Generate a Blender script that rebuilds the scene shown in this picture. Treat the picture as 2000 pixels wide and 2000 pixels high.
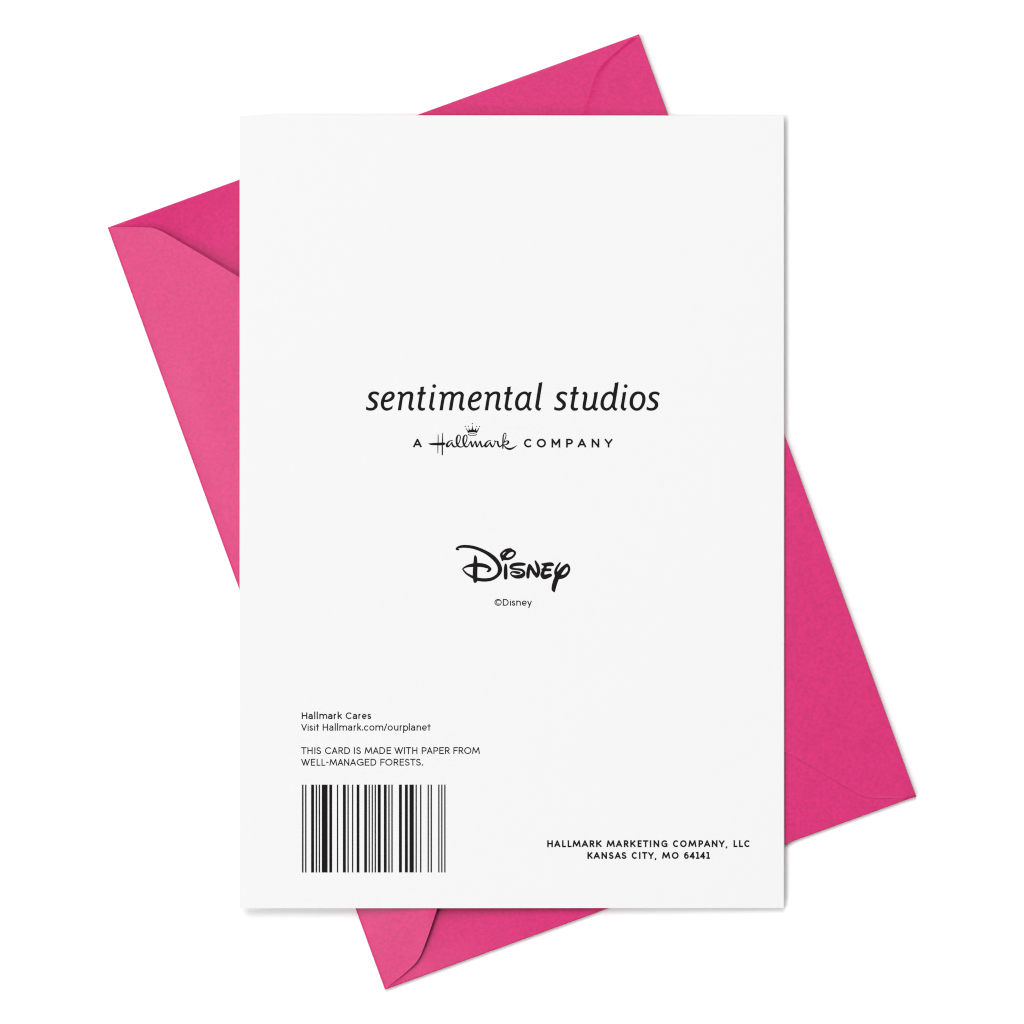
import bpy, bmesh, math, random
from mathutils import Vector
from mathutils.geometry import delaunay_2d_cdt

random.seed(4)
scene = bpy.context.scene
for o in list(bpy.data.objects):
    bpy.data.objects.remove(o)

S = 0.00012            # metres per photograph pixel (frame = 240 mm)
MM = 0.001

# ---------------------------------------------------------------- camera
cd = bpy.data.cameras.new("camera")
cam = bpy.data.objects.new("camera", cd)
scene.collection.objects.link(cam)
cam.location = (0, 0, 3.0)
cd.sensor_width = 36.0
cd.lens = 36.0 * 3.0 / 0.24
cd.clip_start = 0.1
cd.clip_end = 50.0
scene.camera = cam
scene.cycles.filter_width = 1.1

# ---------------------------------------------------------------- light
world = bpy.data.worlds.new("World")
scene.world = world
world.use_nodes = True
bg = world.node_tree.nodes["Background"]
bg.inputs[0].default_value = (1, 1, 1, 1)
bg.inputs[1].default_value = 0.195


def area_light(name, loc, target, sx, sy, watts):
    ld = bpy.data.lights.new(name, 'AREA')
    ld.shape = 'RECTANGLE'
    ld.size = sx
    ld.size_y = sy
    ld.energy = watts
    ob = bpy.data.objects.new(name, ld)
    scene.collection.objects.link(ob)
    ob.location = loc
    d = Vector(target) - Vector(loc)
    ob.rotation_euler = d.to_track_quat('-Z', 'Y').to_euler()
    return ob


area_light("softbox_overhead", (-0.60, 2.3, 5.0), (0, 0, 0), 3.0, 3.0, 258.0)
area_light("key_lamp", (-3.9, -0.30, 4.5), (0, 0, 0), 3.0, 3.0, 102.0)
area_light("fill_lamp", (-2.7, -3.4, 4.2), (0, 0, 0), 2.0, 2.0, 88.0)
area_light("small_softbox", (-1.75, -0.62, 5.0), (0, 0, 0), 0.9, 0.9, 62.0)

scene.view_settings.view_transform = 'Standard'
scene.view_settings.look = 'None'
scene.view_settings.exposure = 0.0
scene.view_settings.gamma = 1.0
scene.view_settings.use_curve_mapping = False


# ---------------------------------------------------------------- materials
def principled(name, rgb, rough, spec):
    m = bpy.data.materials.new(name)
    m.use_nodes = True
    b = m.node_tree.nodes["Principled BSDF"]
    b.inputs["Base Color"].default_value = (*rgb, 1)
    b.inputs["Roughness"].default_value = rough
    b.inputs["Specular IOR Level"].default_value = spec
    return m, m.node_tree, b


def paper(name, rgb, fleck, rough=0.9, spec=0.1, bump=0.0, scale=900.0):
    """paper stock: fibre mottling from two noises, plus a faint tooth"""
    m, nt, b = principled(name, rgb, rough, spec)
    N, L = nt.nodes, nt.links
    tc = N.new("ShaderNodeTexCoord")
    fine = N.new("ShaderNodeTexNoise")
    fine.inputs["Scale"].default_value = scale
    fine.inputs["Detail"].default_value = 3.0
    fine.inputs["Roughness"].default_value = 0.65
    L.new(tc.outputs["Object"], fine.inputs["Vector"])
    broad = N.new("ShaderNodeTexNoise")
    broad.inputs["Scale"].default_value = scale * 0.22
    broad.inputs["Detail"].default_value = 4.0
    L.new(tc.outputs["Object"], broad.inputs["Vector"])
    mx = N.new("ShaderNodeMath")
    mx.operation = 'MULTIPLY_ADD'
    L.new(broad.outputs["Fac"], mx.inputs[0])
    mx.inputs[1].default_value = 0.25
    L.new(fine.outputs["Fac"], mx.inputs[2])
    ramp = N.new("ShaderNodeMapRange")
    L.new(mx.outputs[0], ramp.inputs["Value"])
    ramp.inputs["From Min"].default_value = 0.40
    ramp.inputs["From Max"].default_value = 0.85
    ramp.inputs["To Min"].default_value = 1.0 - fleck
    ramp.inputs["To Max"].default_value = 1.0 + fleck
    sc = N.new("ShaderNodeVectorMath")
    sc.operation = 'SCALE'
    sc.inputs[0].default_value = rgb
    L.new(ramp.outputs[0], sc.inputs["Scale"])
    L.new(sc.outputs["Vector"], b.inputs["Base Color"])
    if bump:
        bp = N.new("ShaderNodeBump")
        bp.inputs["Strength"].default_value = bump
        bp.inputs["Distance"].default_value = 0.00004
        L.new(fine.outputs["Fac"], bp.inputs["Height"])
        L.new(bp.outputs["Normal"], b.inputs["Normal"])
    return m


PINK = paper("pink_envelope_paper", (0.480, 0.016, 0.126), 0.13, 0.31, 0.215, 0.30, 1250)
CARD = paper("white_card_stock", (0.632, 0.632, 0.632), 0.006, 0.8, 0.15, 0.0, 1400)
TABLE = paper("white_table_laminate", (0.845, 0.845, 0.845), 0.004, 0.9, 0.05, 0.0, 300)
INK = principled("black_ink", (0.0095, 0.0080, 0.0085), 0.85, 0.03)[0]


# ---------------------------------------------------------------- helpers
def link(name, bm, mat, parent=None, smooth=False):
    bmesh.ops.recalc_face_normals(bm, faces=bm.faces[:])
    me = bpy.data.meshes.new(name)
    bm.to_mesh(me)
    bm.free()
    if smooth:
        for p in me.polygons:
            p.use_smooth = True
    me.materials.append(mat)
    ob = bpy.data.objects.new(name, me)
    scene.collection.objects.link(ob)
    if parent:
        ob.parent = parent
    return ob


def thing(name, label, cat, loc=(0, 0, 0)):
    o = bpy.data.objects.new(name, None)
    o.empty_display_size = 0.02
    scene.collection.objects.link(o)
    o.location = loc
    o["label"] = label
    o["category"] = cat
    return o


# ---------------------------------------------------------------- table
bm = bmesh.new()
bmesh.ops.create_grid(bm, x_segments=1, y_segments=1, size=3.0)
tb = link("tabletop", bm, TABLE)
tb["kind"] = "structure"

# ---------------------------------------------------------------- envelope
# four corners in photograph pixels, the envelope is a rectangle turned 20 deg
TL, TR, BR, BL = (210.6, 444.6), (1247.9, 67.1), (1789.2, 1555.2), (752.0, 1932.7)
ORG = Vector((1000.0, 1000.0))
LONG = math.hypot(BL[0] - TL[0], BL[1] - TL[1])       # ~1583
SHORT = math.hypot(TR[0] - TL[0], TR[1] - TL[1])      # ~1104


def frame(origin, along, inward):
    """returns to_uv, to_px for an edge of the envelope"""
    a = Vector((along[0] - origin[0], along[1] - origin[1])).normalized()
    b = Vector((inward[0] - origin[0], inward[1] - origin[1])).normalized()
    o = Vector(origin)

    def uv(p):
        d = Vector(p) - o
        return d.dot(a), d.dot(b)

    def px(u, v):
        return o + a * u + b * v
    return uv, px


envelope = thing("envelope", "pink paper envelope lying askew beneath the white card, its pointed flap standing ajar",
                 "envelope", (0, 0, 0))

Z_BOT, Z_MID, Z_TOP = 0.40, 1.10, 1.75     # mm
CARD_L, CARD_R = 468.7, 1531.6
CARD_T, CARD_B = 226.5, 1772.6
CZ_L, CZ_R = 5.05, 2.22                    # underside of the card at its two long edges, mm


def card_under(pxx):
    t = (pxx - CARD_L) / (CARD_R - CARD_L)
    return CZ_L + (CZ_R - CZ_L) * t


def curl(v, r=1.7):
    if v >= r:
        return 1.0
    return math.sqrt(max(0.0, 1.0 - (1.0 - v / r) ** 2))


def smin(a, b, k):
    h = max(k - abs(a - b), 0.0) / k
    return min(a, b) - h * h * k * 0.25


def wave(x, y):
    return (0.05 * math.sin(x * 0.0083 + y * 0.0046 + 0.6) + 0.04 * math.sin(y * 0.0101 - x * 0.0052 + 2.0)
            + 0.02 * math.sin(x * 0.021 + y * 0.017))


def sheet(name, cols, rows_of, px, zf, t=0.14):
    """paper sheet on a (u, v) grid: cols = list of u, rows_of(u) = list of v (same count each)"""
    bm = bmesh.new()
    top, bot = [], []
    for u in cols:
        ct, cb = [], []
        for v in rows_of(u):
            p = px(u, v)
            z = zf(u, v, p)
            ct.append(bm.verts.new(((p.x - 1000) * S, (1000 - p.y) * S, z * MM)))
            cb.append(bm.verts.new(((p.x - 1000) * S, (1000 - p.y) * S, (z - t) * MM)))
        top.append(ct)
        bot.append(cb)
    n, m = len(cols), len(top[0])

    def q(a, b, c, d):
        vs = []
        for w in (a, b, c, d):
            if w not in vs:
                vs.append(w)
        if len(vs) > 2:
            bm.faces.new(vs)
    for i in range(n - 1):
        for j in range(m - 1):
            q(top[i][j], top[i + 1][j], top[i + 1][j + 1], top[i][j + 1])
            q(bot[i][j], bot[i][j + 1], bot[i + 1][j + 1], bot[i + 1][j])
        for j in (0, m - 1):
            q(top[i][j], bot[i][j], bot[i + 1][j], top[i + 1][j])
    for j in range(m - 1):
        for i in (0, n - 1):
            q(top[i][j], top[i][j + 1], bot[i][j + 1], bot[i][j])
    bmesh.ops.remove_doubles(bm, verts=bm.verts[:], dist=1e-9)
    bmesh.ops.recalc_face_normals(bm, faces=bm.faces[:])
    ob = link(name, bm, PINK, envelope, smooth=True)
    es = ob.modifiers.new("edges", 'EDGE_SPLIT')
    es.split_angle = math.radians(40)
    return ob


def profile_fn(pts):
    """piecewise-linear v(u) through a smoothed outline"""
    pts = sorted(pts)

    def f(u):
        if u <= pts[0][0]:
            return pts[0][1]
        for (a, va), (b, vb) in zip(pts, pts[1:]):
            if u <= b:
                return va + (vb - va) * (u - a) / max(b - a, 1e-6)
        return pts[-1][1]
    return f


def fill(pts, step=12.0):
    us = sorted(p[0] for p in pts)
    out = []
    for a, b in zip(us, us[1:]):
        k = max(1, int((b - a) / step))
        out += [a + (b - a) * i / k for i in range(k)]
    return out + [us[-1]]


def catmull(pts, n=8):
    out = []
    for i in range(len(pts) - 1):
        p0 = pts[max(i - 1, 0)]
        p1, p2 = pts[i], pts[i + 1]
        p3 = pts[min(i + 2, len(pts) - 1)]
        for k in range(n):
            t = k / n
            out.append(tuple(0.5 * ((2 * b) + (-a + c) * t + (2 * a - 5 * b + 4 * c - d) * t * t
                                    + (-a + 3 * b - 3 * c + d) * t ** 3)
                             for a, b, c, d in zip(p0, p1, p2, p3)))
    out.append(tuple(pts[-1]))
    return out


EDGE_V = [0.0, 0.12, 0.4, 0.9, 1.6, 2.5, 5.0]
# front panel: the sheet that lies on the table, its rim curling up into the folds
uvF, pxF = frame(TL, BL, TR)
ucols = EDGE_V + [5 + (LONG - 10) * i / 40 for i in range(1, 40)] + [LONG - v for v in reversed(EDGE_V)]
vrows = EDGE_V + [5 + (SHORT - 10) * i / 30 for i in range(1, 30)] + [SHORT - v for v in reversed(EDGE_V)]


def z_front(u, v, p):
    e = min(u, LONG - u, v, SHORT - v)
    return Z_MID + 0.07 - (Z_MID - Z_BOT - 0.12) * curl(max(e, 0.0))


sheet("front_panel", ucols, lambda u: vrows, pxF, z_front)


# side flaps on the two short edges
def side_flap(origin, along, inward, phase):
    uv, px = frame(origin, along, inward)
    pts = [(0, 0), (4, 16), (20, 70), (60, 190), (100, 290), (125, 325), (160, 335),
           (SHORT - 160, 335), (SHORT - 125, 325), (SHORT - 100, 290), (SHORT - 60, 190), (SHORT - 20, 70),
           (SHORT - 4, 16), (SHORT, 0)]
    f = profile_fn(pts)

    def rows(u):
        m = f(u)
        r = min(5.0, m)
        return [v * r / 5.0 for v in EDGE_V] + [r + (m - r) * i / 14 for i in range(1, 15)]

    def zf(u, v, p):
        c = min(curl(v), curl(min(u, SHORT - u) + 1.0, 6.0))
        z = Z_MID + (Z_TOP - Z_MID + wave(p.x, p.y) * 0.45) * c
        # the empty envelope sags at its open mouth (left long edge, u small), away from the rim
        t = max(0.0, 1.0 - u / 430.0)
        w = min(1.0, max(0.0, (v - 2.0) / 150.0)) * min(1.0, max(0.0, u / 60.0))
        return z - 1.0 * t * t * (3 - 2 * t) * w * (2 - w)
    return sheet("side_flap", fill(pts, 14), rows, px, zf)


side_flap(TL, TR, BL, 0.0)
side_flap(BL, BR, TL, 1.0)

# bottom flap: glued over the side flaps, folded on the right long edge
uvB, pxB = frame(TR, BR, TL)
top_pts = [uvB(p) for p in [(1247.9, 67.1), (1238.3, 71.7), (1219.4, 88.4), (1204.9, 100.7), (1184.6, 118.8),
                            (1174.5, 129.7), (1167.2, 139.9), (1162.9, 148.6), (1154.2, 176.0), (1137.5, 226.0)]]
bot_pts = [uvB(p) for p in [(1533.0, 1468.0), (1572.9, 1490.4), (1632.5, 1526.0), (1657.3, 1540.0), (1674.0, 1549.2),
                            (1685.5, 1554.5), (1700.4, 1557.5), (1748.4, 1559.2), (1776.0, 1560.0), (1789.2, 1555.2)]]
top_pts[0] = (0.0, 0.0)
bot_pts[-1] = (LONG, 0.0)
mid_pts = [(LONG * 0.36, 500.0), (LONG * 0.45, 585.0), (LONG * 0.5, 600.0), (LONG * 0.55, 585.0), (LONG * 0.64, 500.0)]
out_b = catmull(top_pts, 5) + mid_pts + catmull(bot_pts, 5)
fB = profile_fn(out_b)


def rows_b(u):
    m = max(fB(u), 0.0)
    r = min(5.0, m)
    return [v * r / 5.0 for v in EDGE_V] + [r + (m - r) * (i / 18) ** 0.9 for i in range(1, 19)]


def z_bottom(u, v, p):
    c = min(curl(v), curl(max(min(u, LONG - u), 0.0) + 1.0, 6.0))
    m = max(fB(u), 1.0)
    near = max(0.0, 1.0 - (m - v) / 16.0) ** 1.5                     # free edge springs up a little
    corner = math.exp(-u / 90.0)
    z = Z_TOP + 0.20 + wave(p.x, p.y) * 0.45 + near * (0.03 + 0.18 * corner)
    if CARD_L < p.x < CARD_R and CARD_T < p.y < CARD_B:
        z = min(z, card_under(p.x) - 0.12)
    return Z_MID + 0.02 + (z - Z_MID - 0.02) * c


sheet("bottom_flap", fill(out_b, 14), rows_b, pxB, z_bottom)

# closing flap: folded on the left long edge, springs up and is held down by the card
tl_pts = [uvF(p) for p in [(210.6, 444.6), (214.8, 443.9), (240.0, 443.9), (272.8, 444.3), (292.7, 444.9), (302.6, 446.8),
                           (312.6, 450.6), (322.5, 455.5), (355.6, 474.9), (397.0, 499.3), (468.8, 542.6)]]
bl_pts = [uvF(p) for p in [(854.6, 1773.0), (835.6, 1829.4), (825.6, 1856.0), (820.7, 1867.5), (814.0, 1877.8),
                           (805.8, 1887.0), (782.6, 1907.3), (766.0, 1920.5), (752.0, 1932.7)]]
tl_pts[0] = (0.0, 0.0)
bl_pts[-1] = (LONG, 0.0)
tip = [(LONG * 0.5 - 40, 665.0), (LONG * 0.5 - 18, 682.0), (LONG * 0.5, 688.0), (LONG * 0.5 + 18, 682.0),
       (LONG * 0.5 + 40, 665.0)]
out_c = catmull(tl_pts, 5) + tip + catmull(bl_pts, 5)
fC = profile_fn(out_c)


def rows_c(u):
    m = max(fC(u), 0.0)
    r = min(5.0, m)
    return [v * r / 5.0 for v in EDGE_V] + [r + (m - r) * i / 26 for i in range(1, 27)]


FLAP_SLOPE = math.tan(math.radians(6.4))


def z_closing(u, v, p):
    base = Z_TOP + 0.12
    vm = max(v - 3.0, 0.0) * S / MM
    rise = FLAP_SLOPE * vm
    z = base + rise + wave(p.x, p.y) * 0.8 * min(1.0, v / 60.0)
    lim = card_under(min(max(p.x, CARD_L - 260), CARD_R)) - 0.10
    z = smin(z, lim, 0.45)
    return Z_MID + (z - Z_MID) * curl(v)


sheet("closing_flap", fill(out_c, 14), rows_c, pxF, z_closing)

# ---------------------------------------------------------------- greeting card
CX, CY = (CARD_L + CARD_R) / 2, (CARD_T + CARD_B) / 2
card = thing("greeting_card", "white folded greeting card lying back side up on the pink envelope, printed in black",
             "greeting card", ((CX - 1000) * S, (1000 - CY) * S, (CZ_L + CZ_R) / 2 * MM))
card.rotation_euler = (0, math.atan((CZ_L - CZ_R) * MM / ((CARD_R - CARD_L) * S)), 0)
HW, HH = (CARD_R - CARD_L) / 2 * S, (CARD_B - CARD_T) / 2 * S
T_SHEET, GAP = 0.24 * MM, 0.06 * MM
CARD_TOP = 2 * T_SHEET + GAP


def extrude_profile(name, prof):
    bm = bmesh.new()
    a = [bm.verts.new((x, -HH, z)) for x, z in prof]
    b = [bm.verts.new((x, HH, z)) for x, z in prof]
    bm.faces.new(a)
    bm.faces.new(list(reversed(b)))
    k = len(prof)
    for i in range(k):
        bm.faces.new((a[i], a[(i + 1) % k], b[(i + 1) % k], b[i]))
    return link(name, bm, CARD, card)


R_OUT, R_IN = CARD_TOP / 2, GAP / 2
zc = CARD_TOP / 2


def arc(r, a0, a1, n=8):
    return [(HW - R_OUT + r * math.cos(math.radians(a0 + (a1 - a0) * i / n)),
             zc + r * math.sin(math.radians(a0 + (a1 - a0) * i / n))) for i in range(n + 1)]


# the fold of the card is on the right (seen from the back): each panel carries half of it
extrude_profile("back_panel", [(-HW, CARD_TOP)] + arc(R_OUT, 90, 0.5) + arc(R_IN, 0.5, 90) + [(-HW, zc + R_IN)])
extrude_profile("front_panel", [(-HW + 0.0001, 0.0)] + arc(R_OUT, -90, -0.5) + arc(R_IN, -0.5, -90) + [(-HW + 0.0001, zc - R_IN)])

# ---------------------------------------------------------------- printing
INK_Z = CARD_TOP + 0.02 * MM


def poly(pts, closed_corners=True):
    return pts


def contour(spec, ox, oy, sc, n=7):
    """'x,y' smooth points and 'x,y!' corners -> closed polyline in photograph pixels"""
    P = []
    for tok in spec.split():
        c = tok.endswith('!')
        x, y = tok.rstrip('!').split(',')
        P.append((float(x) / sc + ox, float(y) / sc + oy, c))
    k = len(P)
    out = []
    for i in range(k):
        p1, p2 = P[i], P[(i + 1) % k]
        p0 = P[i - 1] if not p1[2] else p1
        p3 = P[(i + 2) % k] if not p2[2] else p2
        if p1[2] and p2[2]:
            out.append((p1[0], p1[1]))
            continue
        for j in range(n):
            t = j / n
            out.append(tuple(0.5 * ((2 * b) + (-a + c) * t + (2 * a - 5 * b + 4 * c - d) * t * t
                                    + (-a + 3 * b - 3 * c + d) * t ** 3)
                             for a, b, c, d in zip(p0[:2], p1[:2], p2[:2], p3[:2])))
    return out


def disc(cx, cy, rx, ry=None, n=20):
    ry = ry or rx
    return [(cx + rx * math.cos(2 * math.pi * i / n), cy + ry * math.sin(2 * math.pi * i / n)) for i in range(n)]


def ribbon(pts, cap='round', smooth=True, n=6):
    """pts (x, y, width) -> list of items (each an item = [contour])"""
    if smooth and len(pts) > 2:
        pts = catmull(pts, n)
    items = []
    k = len(pts)
    L, R = [], []
    for i, (x, y, w) in enumerate(pts):
        a, b = pts[max(i - 1, 0)], pts[min(i + 1, k - 1)]
        d = Vector((b[0] - a[0], b[1] - a[1]))
        d = d.normalized() if d.length > 1e-9 else Vector((1, 0))
        nx, ny = -d.y, d.x
        L.append((x + nx * w / 2, y + ny * w / 2))
        R.append((x - nx * w / 2, y - ny * w / 2))
    for i in range(k - 1):
        items.append([[L[i], L[i + 1], R[i + 1], R[i]]])
    if cap == 'round':
        for p in (pts[0], pts[-1]):
            items.append([disc(p[0], p[1], p[2] / 2 * 0.999, n=12)])
    return items


def seg(a, b, w, ext):
    d = Vector((b[0] - a[0], b[1] - a[1])).normalized()
    a = (a[0] - d.x * ext, a[1] - d.y * ext)
    b = (b[0] + d.x * ext, b[1] + d.y * ext)
    nx, ny = -d.y * w / 2, d.x * w / 2
    return [[(a[0] + nx, a[1] + ny), (b[0] + nx, b[1] + ny), (b[0] - nx, b[1] - ny), (a[0] - nx, a[1] - ny)]]


def inside(x, y, cont):
    r = False
    j = len(cont) - 1
    for i in range(len(cont)):
        xi, yi = cont[i]
        xj, yj = cont[j]
        if (yi > y) != (yj > y) and x < (xj - xi) * (y - yi) / (yj - yi) + xi:
            r = not r
        j = i
    return r


def bbox(cont):
    xs = [p[0] for p in cont]
    ys = [p[1] for p in cont]
    return min(xs), max(xs), min(ys), max(ys)


def fill_glyph(bm, items):
    """union of items (an item = contours, even-odd) as flat triangles in card space"""
    verts, edges = [], []
    for it in items:
        for c in it:
            s = len(verts)
            verts += [Vector((p[0] - CX, CY - p[1])) for p in c]
            edges += [(s + i, s + (i + 1) % len(c)) for i in range(len(c))]
    vo, eo, fo, *_ = delaunay_2d_cdt(verts, edges, [], 0, 1e-4)
    boxes = [bbox([p for c in it for p in c]) for it in items]
    bv = {}

    def gv(i):
        if i not in bv:
            bv[i] = bm.verts.new((vo[i].x * S, vo[i].y * S, INK_Z))
        return bv[i]
    for f in fo:
        cx = sum(vo[i].x for i in f) / len(f) + CX
        cy = CY - sum(vo[i].y for i in f) / len(f)
        for it, b in zip(items, boxes):
            if b[0] <= cx <= b[1] and b[2] <= cy <= b[3]:
                if sum(inside(cx, cy, c) for c in it) % 2:
                    try:
                        bm.faces.new([gv(i) for i in f])
                    except ValueError:
                        pass
                    break


def ink(name, glyphs):
    bm = bmesh.new()
    for g in glyphs:
        fill_glyph(bm, g)
    for f in bm.faces:
        f.normal_update()
        if f.normal.z < 0:
            f.normal_flip()
    me = bpy.data.meshes.new(name)
    bm.to_mesh(me)
    bm.free()
    me.materials.append(INK)
    ob = bpy.data.objects.new(name, me)
    scene.collection.objects.link(ob)
    ob.parent = card
    return ob


# --- italic headline, traced letter by letter (19.32 units per photograph pixel)
K = 19.32
G_S = ["597,546! 520,500 420,483 310,500 225,560 185,650 192,720 235,800 320,868 390,928 415,985 395,1050 350,1092 265,1105 185,1092 112,1048! 95,1155! 160,1188 265,1203 370,1190 460,1140 520,1070 540,985 520,890 460,820 390,765 325,710 305,660 325,615 370,585 425,577 500,600 560,645!"]
G_E = ["1105,1005! 1088,1120! 1040,1155 960,1190 870,1205 780,1180 705,1110 665,1010 660,900 690,760 760,620 850,535 950,490 1030,481 1110,505 1160,560 1180,630 1165,710 1110,790 1010,850 890,880 780,885! 775,930 785,1010 820,1080 890,1105 960,1100 1040,1060",
       "805,805! 840,700 900,620 965,580 1020,572 1060,600 1062,650 1030,710 960,765 880,792"]
G_N = ["1300,1190! 1345,900 1385,690 1388,620 1360,587 1280,580! 1310,515 1370,490 1430,500 1470,540 1490,590! 1540,540 1620,495 1720,481 1810,500 1865,555 1878,630 1860,780 1830,920 1812,1040 1830,1090 1870,1108 1922,1097! 1879,1180! 1834,1205 1760,1185 1705,1120 1697,1040 1720,880 1745,740 1755,660 1748,600 1700,577 1630,590 1560,640 1500,700 1478,780 1450,960 1420,1190!"]
G_T = ["410,320! 548,295! 520,497! 618,503! 605,570 575,592 500,597! 470,780 440,960 432,1040 445,1085 490,1108 590,1095! 575,1172! 540,1195 470,1205 390,1190 330,1130 312,1050 325,960 350,800 382,597! 300,597! 315,512 405,495! 410,400"]
G_I = ["810,520! 943,495! 915,680 885,850 862,1000 865,1070 890,1105 962,1100! 920,1185! 880,1205 810,1180 750,1110 740,1040 760,930 800,680 812,580"]
G_M = ["1130,1190! 1170,950 1215,700 1218,630 1190,587 1110,580! 1145,510 1200,488 1265,500 1305,540 1325,590! 1380,535 1460,495 1545,483 1620,500 1665,550 1675,590! 1740,530 1820,495 1900,481 1979,510 2034,570 2044,630 2029,760 2001,920 1987,1030 2001,1085 2039,1108 2091,1098! 2049,1180! 2004,1205 1929,1185 1874,1110 1867,1030 1889,880 1919,720 1927,640 1909,590 1864,577 1800,600 1735,650 1690,710 1670,780 1640,960 1605,1190! 1485,1190! 1520,950 1555,760 1572,660 1560,600 1510,577 1440,600 1380,650 1340,710 1315,790 1285,960 1250,1190!"]
G_A = ["1000,550! 1030,500! 1135,500! 1105,560 1080,660 1055,800 1035,940 1028,1030 1050,1085 1085,1115 1135,1125! 1110,1175 1060,1205 1005,1185 955,1120 925,1070! 880,1130 800,1185 715,1203 620,1180 545,1110 505,1010 500,900 530,750 600,620 690,540 790,492 865,481 940,500",
       "850,577 920,605 955,670 955,760 930,880 890,980 820,1070 740,1105 680,1095 635,1030 618,920 640,790 700,670 770,600"]
G_L = ["1390,160! 1530,130! 1500,330 1450,640 1405,930 1388,1050 1410,1095 1440,1110 1490,1100! 1450,1180! 1400,1205 1330,1180 1275,1110 1263,1030 1290,860 1340,530 1380,290 1392,220"]
G_U = ["1295,580! 1325,515 1375,490 1440,510 1480,565 1485,640 1465,790 1440,930 1420,1060 1435,1097 1490,1103 1570,1080 1650,1010 1690,920 1710,800 1735,650 1740,560 1738,520! 1882,495! 1860,640 1820,850 1790,1010 1795,1070 1820,1105 1895,1095! 1855,1185! 1810,1205 1740,1185 1700,1140 1680,1110! 1620,1160 1540,1195 1460,1203 1370,1180 1312,1120 1305,1050 1320,930 1350,760 1365,650 1355,605"]
G_D = ["720,540! 745,420 775,270 780,160! 925,130! 900,290 860,560 820,800 795,950 785,1030 805,1085 840,1115 888,1125! 850,1185 805,1205 750,1180 705,1120 680,1070! 620,1140 540,1190 460,1203 370,1180 290,1110 248,1010 245,900 275,760 340,630 430,540 530,492 610,481 675,500",
       "600,577 665,605 705,670 705,750 685,860 640,980 570,1070 480,1107 420,1090 380,1030 365,920 385,800 440,680 520,600"]
G_O = ["535,481 640,505 725,575 775,700 775,820 730,980 650,1110 540,1190 430,1205 320,1170 230,1080 185,960 185,830 220,680 300,560 410,495",
       "525,577 600,600 645,670 658,780 635,910 580,1030 510,1095 430,1107 365,1070 320,990 308,880 330,740 390,640 460,590"]


def grow(pts, d):
    """move a closed outline outwards by d pixels (ink spread)"""
    k = len(pts)
    area = sum(pts[i - 1][0] * pts[i][1] - pts[i][0] * pts[i - 1][1] for i in range(k))
    sg = 1.0 if area > 0 else -1.0
    out = []
    for i in range(k):
        a, b = pts[i - 1], pts[(i + 1) % k]
        t = Vector((b[0] - a[0], b[1] - a[1]))
        t = t.normalized() if t.length > 1e-9 else Vector((0, 0))
        out.append((pts[i][0] + sg * t.y * d, pts[i][1] - sg * t.x * d))
    return out


def traced(spec, ox, oy=740.0, sc=K):
    return [[grow(contour(c, ox, oy, sc), 0.22 if i == 0 else -0.22) for i, c in enumerate(spec)]]


def dot_i(ox):
    return [[disc(930 / K + ox, 279 / K + 740, 72 / K, n=24)]]


headline = [traced(G_S, 710), traced(G_E, 710), traced(G_N, 710), traced(G_T, 800), traced(G_I, 800) + dot_i(800),
            traced(G_M, 800), traced(G_E, 710 + 169.75), traced(G_N, 710 + 169.65), traced(G_T, 800 + 169.3),
            traced(G_A, 980), traced(G_L, 980),
            traced(G_S, 710 + 367.05), traced(G_T, 800 + 298.2), traced(G_U, 1070), traced(G_D, 1160),
            traced(G_I, 800 + 373.8) + dot_i(800 + 373.7), traced(G_O, 1220), traced(G_S, 710 + 547.3)]
ink("headline_lettering", headline)


# --- script logo between A and COMPANY
def rb(pts, ox, oy, sc, cap='round'):
    return ribbon([(x / sc + ox, y / sc + oy, w / sc + 0.4) for x, y, w in pts], cap)


h1 = lambda p: rb(p, 830, 840, K)
h2 = lambda p: rb(p, 920, 840, K)
script = []
script.append(h1([(498, 178, 22), (498, 320, 28), (497, 470, 31), (490, 600, 30), (489, 740, 26), (488, 874, 20)])
              + h1([(668, 116, 18), (664, 300, 32), (661, 470, 38), (658, 600, 41), (656, 780, 42), (656, 932, 40)])
              + [[contour("105,510! 300,490 500,480 700,468 760,482 776,515 752,550 690,577 500,581 300,573 195,566 165,540", 830, 840, K)]])
A_BOWL = [(1040, 402, 22), (980, 402, 26), (920, 428, 40), (860, 488, 58), (827, 555, 76), (836, 610, 82), (880, 622, 58),
          (925, 585, 40), (970, 530, 32), (1015, 462, 26)]
A_DOWN = [(1030, 455, 18), (1022, 505, 44), (1042, 570, 62), (1085, 622, 60), (1140, 636, 42), (1185, 615, 34), (1225, 575, 30)]
script.append(h1(A_BOWL) + h1(A_DOWN))
LOOP = [(1205, 600, 30), (1262, 520, 33), (1308, 420, 34), (1334, 310, 34), (1326, 225, 36), (1285, 191, 30), (1238, 215, 46),
        (1204, 290, 64), (1192, 390, 68), (1202, 500, 68), (1238, 588, 62), (1300, 634, 50), (1370, 641, 36), (1430, 618, 30),
        (1470, 585, 26)]
script.append(h1(LOOP))
script.append(h1([(x + 252, y, w) for x, y, w in LOOP[:11]]
                 + [(1545, 633, 56), (1600, 622, 40), (1650, 560, 31), (1700, 470, 31), (1730, 428, 36)]))
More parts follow.
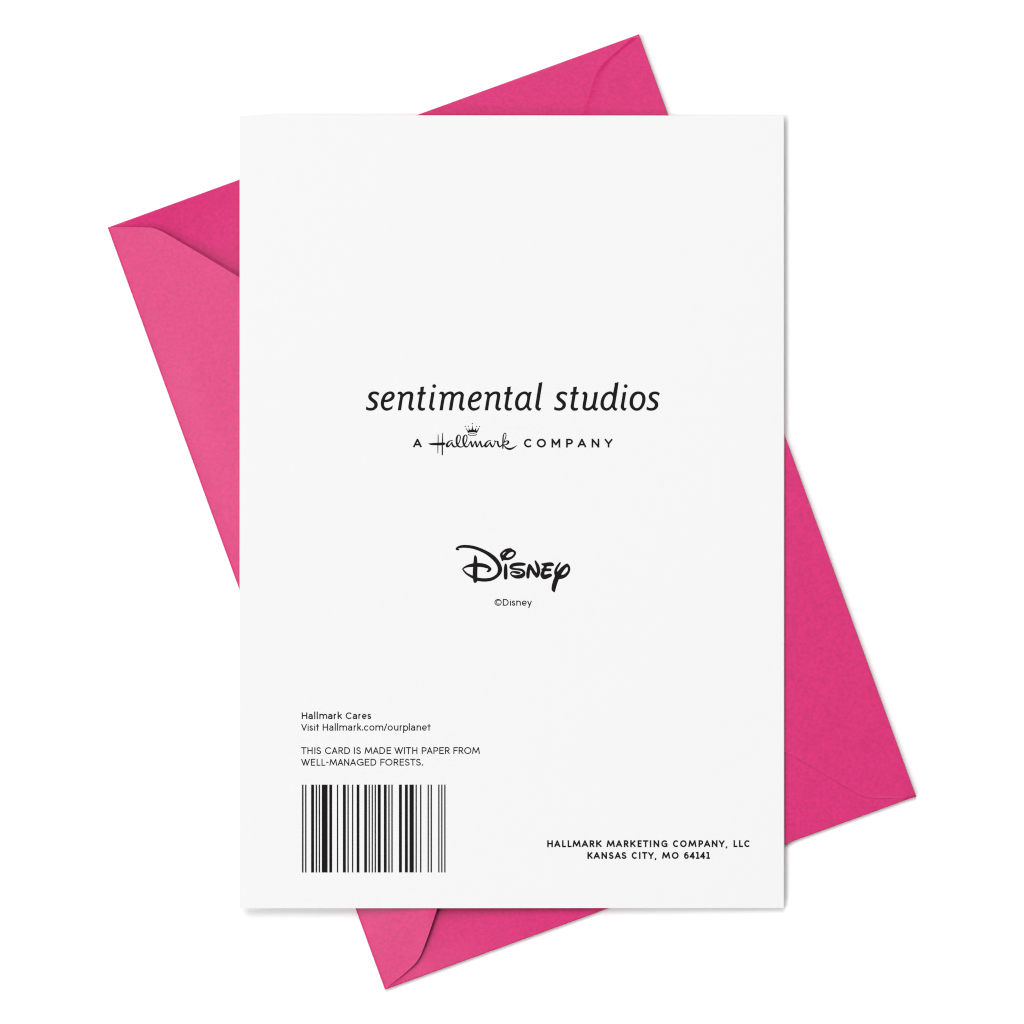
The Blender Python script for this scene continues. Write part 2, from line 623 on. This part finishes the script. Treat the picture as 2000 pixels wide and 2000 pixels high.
script.append(h2([(-5, 428, 48), (10, 500, 58), (28, 585, 64), (50, 630, 56), (78, 598, 38), (115, 510, 30), (150, 435, 34)])
              + h2([(168, 428, 48), (184, 500, 58), (204, 585, 62), (228, 630, 54), (262, 590, 36), (300, 500, 30), (332, 435, 34)])
              + h2([(347, 428, 48), (360, 500, 58), (382, 580, 62), (415, 632, 52), (458, 615, 36), (505, 570, 28)]))
script.append(h2([(x - 290, y, w) for x, y, w in A_BOWL])
              + h2([(740, 455, 18), (732, 505, 44), (752, 570, 62), (790, 628, 60), (838, 612, 42), (880, 535, 30), (912, 445, 28)]))
script.append(h2([(886, 402, 26), (904, 430, 46), (940, 428, 26), (985, 425, 26), (1015, 430, 36)])
              + h2([(1006, 445, 66), (1012, 520, 62), (1034, 590, 62), (1076, 633, 50), (1128, 608, 34), (1185, 550, 30)]))
script.append(h2([(1248, 440, 20), (1288, 330, 27), (1316, 220, 28), (1311, 145, 28), (1280, 117, 24), (1243, 145, 28),
                  (1217, 220, 38), (1206, 330, 45), (1201, 450, 46), (1198, 600, 46), (1198, 690, 42)])
              + h2([(1238, 480, 22), (1290, 432, 27), (1350, 414, 34), (1398, 424, 52), (1406, 468, 72), (1366, 520, 56),
                    (1310, 550, 32), (1235, 552, 20)])
              + h2([(1230, 565, 20), (1272, 622, 36), (1340, 685, 56), (1430, 716, 70), (1520, 706, 66), (1620, 655, 44),
                    (1690, 608, 24), (1732, 582, 6)]))
ink("script_logo", script)

C = 38.64
crown = [[[contour("360,545! 402,530! 480,660 545,745 580,720 592,640 588,525! 628,560 660,640 720,695 770,680 820,600 850,450 872,310! 895,450 925,600 985,690 1040,690 1085,620 1140,510! 1160,580 1165,680 1200,750 1240,700 1335,535! 1392,545! 1330,700 1260,840 1215,932! 1100,887 880,867 660,890 538,932! 480,780", 900, 822, C)]]]
for x, y, r in ((330, 437, 47), (567, 420, 44), (872, 222, 46), (1187, 420, 43), (1419, 440, 45)):
    crown.append([[disc(x / C + 900, y / C + 822, r / C, n=16)]])
crown.append([[disc(872 / C + 900, 1045 / C + 822, 338 / C, 98 / C, n=32), disc(872 / C + 900, 1042 / C + 822, 262 / C, 50 / C, n=32)]])
ink("crown_emblem", crown)

# --- big wordmark, traced
W1 = lambda *c: [[contour(s, 885, 1055, 16.1) for s in c]]
W2 = lambda *c: [[contour(s, 970, 1065, 24.15) for s in c]]
W3 = lambda *c: [[contour(s, 1040, 1085, 24.15) for s in c]]
wm = []
wm.append(W1("200,300! 165,318 110,315 78,280 100,230 180,175 300,150 440,148 620,170 800,222 980,297 1160,392 1300,492 1420,620 1500,755 1542,890 1530,990 1480,1085 1370,1190 1220,1270 1060,1300 900,1300 740,1275! 740,1165! 900,1190 1060,1190 1200,1165 1320,1100 1385,1020 1402,900 1360,770 1270,650 1140,530 1000,430 840,350 680,290 520,255 360,240 230,247 160,263! 195,285")
          + W1("692,463 728,500 752,560 765,700 766,900 762,1100 765,1250 740,1320 690,1342 645,1315 622,1200 615,1050 625,850 635,700 655,540 668,485")
          + W1("700,715! 640,722 480,762 350,828 285,895 300,945 370,1040 470,1120 620,1210 700,1240! 700,1135! 610,1108 460,1035 385,970 325,905! 400,870 480,852 620,842 700,845!")
          + W1("700,715! 780,712 900,720 1020,748 1120,800 1190,865 1206,910 1180,960 1130,1000 1080,1005 1040,980! 1095,925 1090,895 1040,880 940,855 840,842 700,845!"))
wm.append(W2("265,747 230,710 205,620 170,550 150,460 175,370 260,280 370,195 480,150 600,130 700,145 760,195 820,225 890,275 920,350 890,450 820,550 720,630 620,680 540,700 330,700! 300,735",
             "430,550! 520,430 620,350 700,318 770,320 805,365 770,440 700,510 600,555 500,570",
             "295,455 280,430 300,390 350,335 420,305 415,325 360,385"))
wm.append(W2("415,848 460,880 490,950 505,1100 515,1300 510,1500 490,1590 430,1617 370,1595 340,1530 330,1350 335,1150 355,980 380,880"))
wm.append(W2("1380,885 1340,940 1250,965 1050,970 860,990 745,1025! 800,1050 900,1072 1050,1080 1150,1095 1260,1145 1330,1220 1355,1320 1330,1430 1250,1510 1130,1560 1000,1570 870,1555 760,1500 670,1420 630,1340 650,1265 720,1215 820,1205 960,1215 1080,1245 1140,1290! 1090,1340 1000,1355 920,1340 830,1310 760,1290 705,1320 720,1365 800,1395 920,1400 1050,1380 1150,1345 1215,1300 1200,1250 1120,1210 1000,1185 850,1165 720,1150 640,1110 595,1040 620,950 700,870 820,825 960,805 1100,800 1240,815 1340,845"))
wm.append(W2("1480,1575 1410,1530 1390,1400 1400,1250 1430,1080 1470,950 1510,880 1550,868 1620,920 1720,1060 1800,1190 1875,1298! 1890,1240 1885,1163 1850,1003 1800,833 1785,743 1815,698 1880,753 1950,853 2010,963 2045,1103 2055,1243 2030,1363 1980,1473 1910,1528 1860,1528 1780,1443 1690,1333 1640,1230 1590,1145! 1570,1250 1555,1400 1540,1520"))
wm.append(W3("400,385 440,365 560,345 700,320 830,312 930,325 985,370 1025,440 1000,480 900,500 690,515 660,600! 720,600 850,605 890,640 885,700 850,735 720,745 600,745 570,790 555,885! 640,885 760,850 860,850 915,900 910,960 850,1010 720,1075 620,1110 520,1115 440,1070 385,980 365,900 380,820 410,760 425,720 408,660 430,615 490,580 535,500! 430,440"))
wm.append(W3("1300,298 1330,335 1300,430 1220,560 1170,670 1155,760! 1230,690 1350,550 1480,450 1570,390 1640,375 1720,440 1770,550 1780,660 1750,780 1680,900 1570,1010 1420,1085 1240,1120! 1200,1220 1130,1430 1080,1620 1050,1735! 980,1710 910,1640 890,1560 910,1400 960,1200 1010,1070 1050,960! 1020,860 1015,760 1050,630 1130,490 1220,370",
             "1350,890! 1420,780 1530,630 1620,550 1655,580 1655,680 1600,780 1520,850 1430,900"))
ink("wordmark_logo", wm)

# --- plain lettering: stroke glyphs in a unit box (x right, y up), fitted to each letter's measured extent
def ell(cx, cy, rx, ry, a0, a1, n=20):
    return [(cx + rx * math.cos(math.radians(a0 + (a1 - a0) * i / n)),
             cy + ry * math.sin(math.radians(a0 + (a1 - a0) * i / n))) for i in range(n + 1)]


def sp(*pts):
    return catmull([tuple(p) for p in pts], 6)


CR = 0.566
UNIT = {   # 'l' straight stroke, 'c' curved stroke
    'H': [('l', (0, 0), (0, 1)), ('l', (1, 0), (1, 1)), ('l', (0, .53), (1, .53))],
    'A': [('d', (0, 0), (.5, 1)), ('d', (1, 0), (.5, 1)), ('b', (.17, .29), (.83, .29))],
    'L': [('l', (0, 0), (0, 1)), ('l', (0, 0), (1, 0))],
    'T': [('l', (0, 1), (1, 1)), ('l', (.5, 0), (.5, 1))],
    'I': [('l', (.5, 0), (.5, 1))],
    'l': [('l', (.5, 0), (.5, 1))],
    'E': [('l', (0, 0), (0, 1)), ('l', (0, 1), (1, 1)), ('l', (0, 0), (1, 0)), ('l', (0, .54), (.88, .54))],
    'F': [('l', (0, 0), (0, 1)), ('l', (0, 1), (1, 1)), ('l', (0, .52), (.88, .52))],
    'S': [('c', sp((.92, .80), (.75, .95), (.5, 1), (.2, .93), (.07, .75), (.2, .59), (.52, .5), (.86, .40), (1, .23), (.86, .06),
                   (.5, 0), (.2, .06), (0, .26)))],
    'C': [('c', ell(CR, .5, CR, .5, 42, 318))],
    'G': [('c', ell(CR, .5, CR, .5, 42, 318)), ('b', (.52, .47), (1, .47)), ('l', (1, .05), (1, .47))],
    'O': [('c', ell(.5, .5, .5, .5, 0, 360, 32))],
    'R': [('l', (0, 0), (0, 1)), ('b', (0, 1), (.5, 1)), ('c', ell(.5, .735, .45, .265, 90, -90)), ('b', (0, .47), (.5, .47)),
          ('d', (.42, .47), (1, 0))],
    'P': [('l', (0, 0), (0, 1)), ('b', (0, 1), (.5, 1)), ('c', ell(.5, .715, .5, .285, 90, -90)), ('b', (0, .43), (.5, .43))],
    'D': [('l', (0, 0), (0, 1)), ('b', (0, 1), (.42, 1)), ('c', ell(.42, .5, .58, .5, 90, -90)), ('b', (0, 0), (.42, 0))],
    'M': [('d', (0, 0), (.14, 1)), ('d', (.14, 1), (.5, .14)), ('d', (.86, 1), (.5, .14)), ('d', (1, 0), (.86, 1))],
    'm_upright': [('l', (0, 0), (0, 1)), ('d', (0, 1), (.5, .30)), ('d', (1, 1), (.5, .30)), ('l', (1, 0), (1, 1))],
    'W': [('d', (0, 1), (.29, 0)), ('d', (.29, 0), (.5, 1)), ('d', (.5, 1), (.71, 0)), ('d', (.71, 0), (1, 1))],
    'N': [('l', (0, 0), (0, 1)), ('d', (0, 1), (1, 0)), ('l', (1, 0), (1, 1))],
    'K': [('l', (0, 0), (0, 1)), ('d', (0, .36), (.95, 1)), ('d', (.33, .55), (1, 0))],
    'V': [('d', (0, 1), (.5, 0)), ('d', (.5, 0), (1, 1))],
    'Y': [('d', (0, 1), (.5, .42)), ('d', (1, 1), (.5, .42)), ('l', (.5, 0), (.5, .42))],
    ',': [('d', (.8, 1), (.2, 0))],
    '/': [('d', (1, 1), (0, 0))],
    '-': [('l', (0, .5), (1, .5))],
    '6': [('c', ell(.5, .31, .5, .31, 0, 360, 28)), ('c', sp((.88, .93), (.55, 1), (.2, .88), (.03, .6), (0, .31)))],
    '4': [('l', (.76, 0), (.76, 1)), ('d', (.76, 1), (0, .25)), ('l', (0, .25), (1, .25))],
    '1': [('l', (.55, 0), (.55, 1)), ('l', (0, 1), (.55, 1)), ('l', (0, 0), (1, 0))],
    'a': [('l', (1, 0), (1, .6)), ('c', sp((.07, .76), (.22, .93), (.52, 1), (.86, .9), (1, .6))),
          ('c', sp((1, .57), (.55, .57), (.18, .48), (0, .26), (.16, .05), (.45, 0), (.8, .09), (1, .34)))],
    'm': [('l', (0, 0), (0, 1)), ('c', sp((0, .6), (.07, .88), (.27, 1), (.45, .88), (.5, .6), (.5, .3), (.5, -.1))),
          ('c', sp((.5, .6), (.57, .88), (.77, 1), (.95, .88), (1, .6), (1, .3), (1, -.1)))],
    'n': [('l', (0, 0), (0, 1)), ('c', sp((0, .55), (.12, .86), (.52, 1), (.9, .86), (1, .55), (1, .3), (1, -.1)))],
    'u': [('l', (1, 0), (1, 1)), ('c', sp((0, 1.1), (0, .7), (0, .45), (.1, .14), (.48, 0), (.88, .14), (1, .45)))],
    'r': [('l', (0, 0), (0, 1)), ('c', sp((0, .5), (.15, .82), (.5, 1), (1, .97)))],
    'k': [('l', (0, 0), (0, 1)), ('d', (0, .24), (.92, .66)), ('d', (.35, .40), (1, 0))],
    'e': [('c', ell(.5, .5, .5, .5, 2, 318, 28)), ('b', (0.02, .47), (1, .47))],
    's': [('c', sp((.92, .80), (.75, .95), (.5, 1), (.2, .93), (.07, .75), (.2, .59), (.52, .5), (.86, .40), (1, .23), (.86, .06),
                   (.5, 0), (.2, .06), (0, .26)))],
    'i': [('l', (.5, 0), (.5, .70)), ('c', ell(.5, .97, .18, .035, 0, 360, 10))],
    't': [('l', (.5, 0), (.5, 1)), ('l', (0, .72), (1, .72))],
    'c': [('c', ell(CR, .5, CR, .5, 42, 318))],
    'o': [('c', ell(.5, .5, .5, .5, 0, 360, 32))],
    'p': [('l', (0, 0), (0, 1)), ('c', ell(.5, .655, .5, .345, 0, 360, 28))],
    'y': [('d', (0, 1), (.5, .32)), ('d', (1, 1), (.3, 0))],
}


def letter(ch, x0, x1, y0, y1, w):
    """outer extents in photograph pixels, y0 = top"""
    h = w / 2
    if ch == '.':
        cx, d = (x0 + x1) / 2, 1.3
        return [[[(cx - d, y1 - 2 * d), (cx + d, y1 - 2 * d), (cx + d, y1), (cx - d, y1)]]]
    if x1 - x0 < w + 0.2:
        c = (x0 + x1) / 2
        x0, x1 = c - h, c + h

    def tp(p):
        return (x0 + h + p[0] * (x1 - x0 - w), y1 - h - p[1] * (y1 - y0 - w))
    items = []
    for st in UNIT[ch]:
        if st[0] == 'c':
            items += ribbon([(*tp(p), w) for p in st[1]], cap='', smooth=False)
        else:
            ext = {'l': h, 'd': h * 0.75, 'b': 0.0}[st[0]]
            items.append(seg(tp(st[1]), tp(st[2]), w, ext))
    return items


def row(spec, ox, oy, sc, top, base, w, lower=None, tall=None):
    """spec: 'H 128 265 | a 292 405' extents in zoom units"""
    out = []
    for part in spec.split('|'):
        f = part.split()
        ch, a, b = f[0], float(f[1]), float(f[2])
        t, bs = top, base
        if lower is not None and ch in 'amnurescopy' and ch.islower():
            t = lower
        if tall is not None and ch in 'lk':
            t = tall
        if len(f) == 5:
            t, bs = float(f[3]), float(f[4])
        key = 'm_upright' if ch == 'U' else ch
        out.append(letter(key, a / sc + ox, b / sc + ox, t / sc + oy, bs / sc + oy, w))
    return out


q = 8.782
ink("single_letter", row("A 60 211", 800, 820, q, 325, 476, 3.55))
ink("company_lettering",
    row("C 203 342 | O 422 582 | U 675 827 | P 925 1044 | A 1121 1273 | N 1362 1496 | Y 1583 1724", 1000, 820, q, 325, 477, 3.55))

z = 12.88
ink("heading_line", row("H 126 267 | a 290 405 | l 440 466 | l 504 530 | m 568 767 | a 783 900 | r 930 1005 | k 1028 1140 | C 1228 1387 | a 1403 1517 | r 1548 1620 | e 1638 1757 | s 1773 1874",
                        580, 1385, z, 73, 242, 2.3, lower=110, tall=52))
ink("web_address_line",
    row("V 113 257 | i 275 299 | s 320 410 | i 439 463 | t 482 563 | H 653 787 | a 813 922 | l 957 981 | l 1012 1036 | m 1070 1264 | a 1285 1393 | r 1430 1500 | k 1520 1622 | . 1638 1666 504 532 | c 1688 1807",
        580, 1385, z, 363, 534, 2.05, lower=400, tall=345)
    + row("o 20 150 | m 173 371 | / 384 469 352 541 | o 480 611 | u 639 751 | r 784 852 | p 869 997 400 592 | l 1014 1039 | a 1063 1173 | n 1208 1319 | e 1343 1467 | t 1479 1561",
          720, 1385, z, 363, 534, 2.05, lower=400, tall=345))
z3 = 16.1
ink("paper_note",
    row("T 138 310 | H 336 502 | I 557 583 | S 613 768 | C 886 1092 | A 1101 1282 | R 1311 1460 | D 1493 1677 | I 1799 1826",
        580, 1452, z3, 104, 323, 2.05)
    + row("S 76 197 | M 288 487 | A 498 642 | D 660 805 | E 840 957 | W 1033 1257 | I 1278 1303 | T 1323 1460 | H 1483 1615",
          690, 1452, z, 83, 258, 2.05)
    + row("P 178 301 | A 306 450 | P 471 594 | E 618 734 | R 760 882 | F 973 1087 | R 1105 1227 | O 1243 1425 | M 1441 1639",
          810, 1452, z, 83, 258, 2.05)
    + row("W 138 417 | E 448 582 | L 626 744 | L 778 900 | - 923 1000 | M 1028 1270 | A 1286 1464 | N 1488 1650 | A 1678 1862",
          580, 1452, z3, 470, 689, 2.05)
    + row("G 88 264 | E 293 410 | D 438 582 | F 683 797 | O 808 990 | R 1018 1142 | E 1168 1282 | S 1298 1420 | T 1433 1567 | S 1578 1702 | . 1728 1756 523 549",
          690, 1452, z, 376, 550, 2.05))
ink("address_lettering",
    row("H 110 254 | A 284 444 | L 483 582 | L 623 722 | M 746 954 | A 976 1142 | R 1176 1300 | K 1338 1482 | M 1601 1812",
        1060, 1630, z, 132, 309, 3.05)
    + row("A 31 194 | R 233 354 | K 393 534 | E 578 682 | T 713 850 | I 888 920 | N 978 1124 | G 1173 1330 | C 1466 1610 | O 1646 1814",
          1200, 1630, z, 132, 309, 3.05)
    + row("M 178 386 | P 435 555 | A 571 736 | N 768 914 | Y 944 1096 | , 1118 1162 283 346 | L 1316 1417 | L 1453 1557 | C 1583 1730",
          1330, 1630, z, 132, 309, 3.05)
    + row("K 1120 1257 | A 1274 1439 | N 1473 1614 | S 1656 1780", 1060, 1630, z, 428, 604, 3.05)
    + row("A 4 159 | S 173 300 | C 428 572 | I 616 650 | T 690 824 | Y 841 989 | , 1006 1054 575 641 | M 1191 1399 | O 1438 1612 | 6 1746 1867",
          1200, 1630, z, 428, 604, 3.05)
    + row("4 213 342 | 1 370 460 | 4 476 605 | 1 633 724", 1330, 1630, z, 428, 604, 3.05))
zz = 22.73
copy = row("O 130 450", 960, 1165, zz, 106, 406, 1.75)[0] + letter('C', 200 / zz + 960, 368 / zz + 960, 140 / zz + 1165, 352 / zz + 1165, 1.5)
ink("copyright_line",
    [copy] + row("D 500 757 | i 815 861 | s 896 1050 | n 1095 1300 | e 1343 1562 | y 1582 1784 178 508", 960, 1165, zz, 106, 406, 2.05, lower=176))

# --- barcode
bars = [(125, 139), (161, 174), (232, 263), (285, 299), (321, 334), (358, 422), (446, 476), (535, 547), (606, 637), (659, 672),
        (713, 725), (768, 797), (857, 886), (908, 920), (944, 956), (979, 992), (1016, 1048), (1088, 1118), (1140, 1153),
        (1176, 1189), (1266, 1297), (1336, 1367), (1390, 1437), (1461, 1473), (1514, 1527), (1603, 1615), (1638, 1651),
        (1728, 1740), (1763, 1775), (1799, 1811)]
kb = 6.0375
y0, y1 = 1510 + 130 / kb, 1510 + 1165 / kb
ink("barcode", [[[[(570 + a / kb - .3, y0), (570 + b / kb + .3, y0), (570 + b / kb + .3, y1), (570 + a / kb - .3, y1)]]] for a, b in bars])

# --- labels of parts that look different from the rest of their thing
PART_LABELS = {
    "closing_flap": "lighter pink pointed flap folded over from the long left edge and lifted",
    "headline_lettering": "large black italic headline in lower case",
    "single_letter": "black capital A before the script logo",
    "company_lettering": "widely spaced black capitals after the script logo",
    "script_logo": "black handwritten script logo under the headline",
    "crown_emblem": "small black five-pointed crown above the script logo",
    "wordmark_logo": "bold black hand-drawn wordmark in the middle of the card",
    "copyright_line": "small thin line with a copyright sign under the wordmark",
    "heading_line": "small semi-bold black heading at lower left",
    "web_address_line": "small thin line with a web address at lower left",
    "paper_note": "two lines of small thin capitals above the barcode",
    "address_lettering": "two centred lines of small bold capitals at lower right",
    "barcode": "black striped barcode at lower left",
}
for ob in bpy.data.objects:
    key = ob.name.split('.')[0]
    if ob.parent and key in PART_LABELS:
        ob["label"] = PART_LABELS[key]
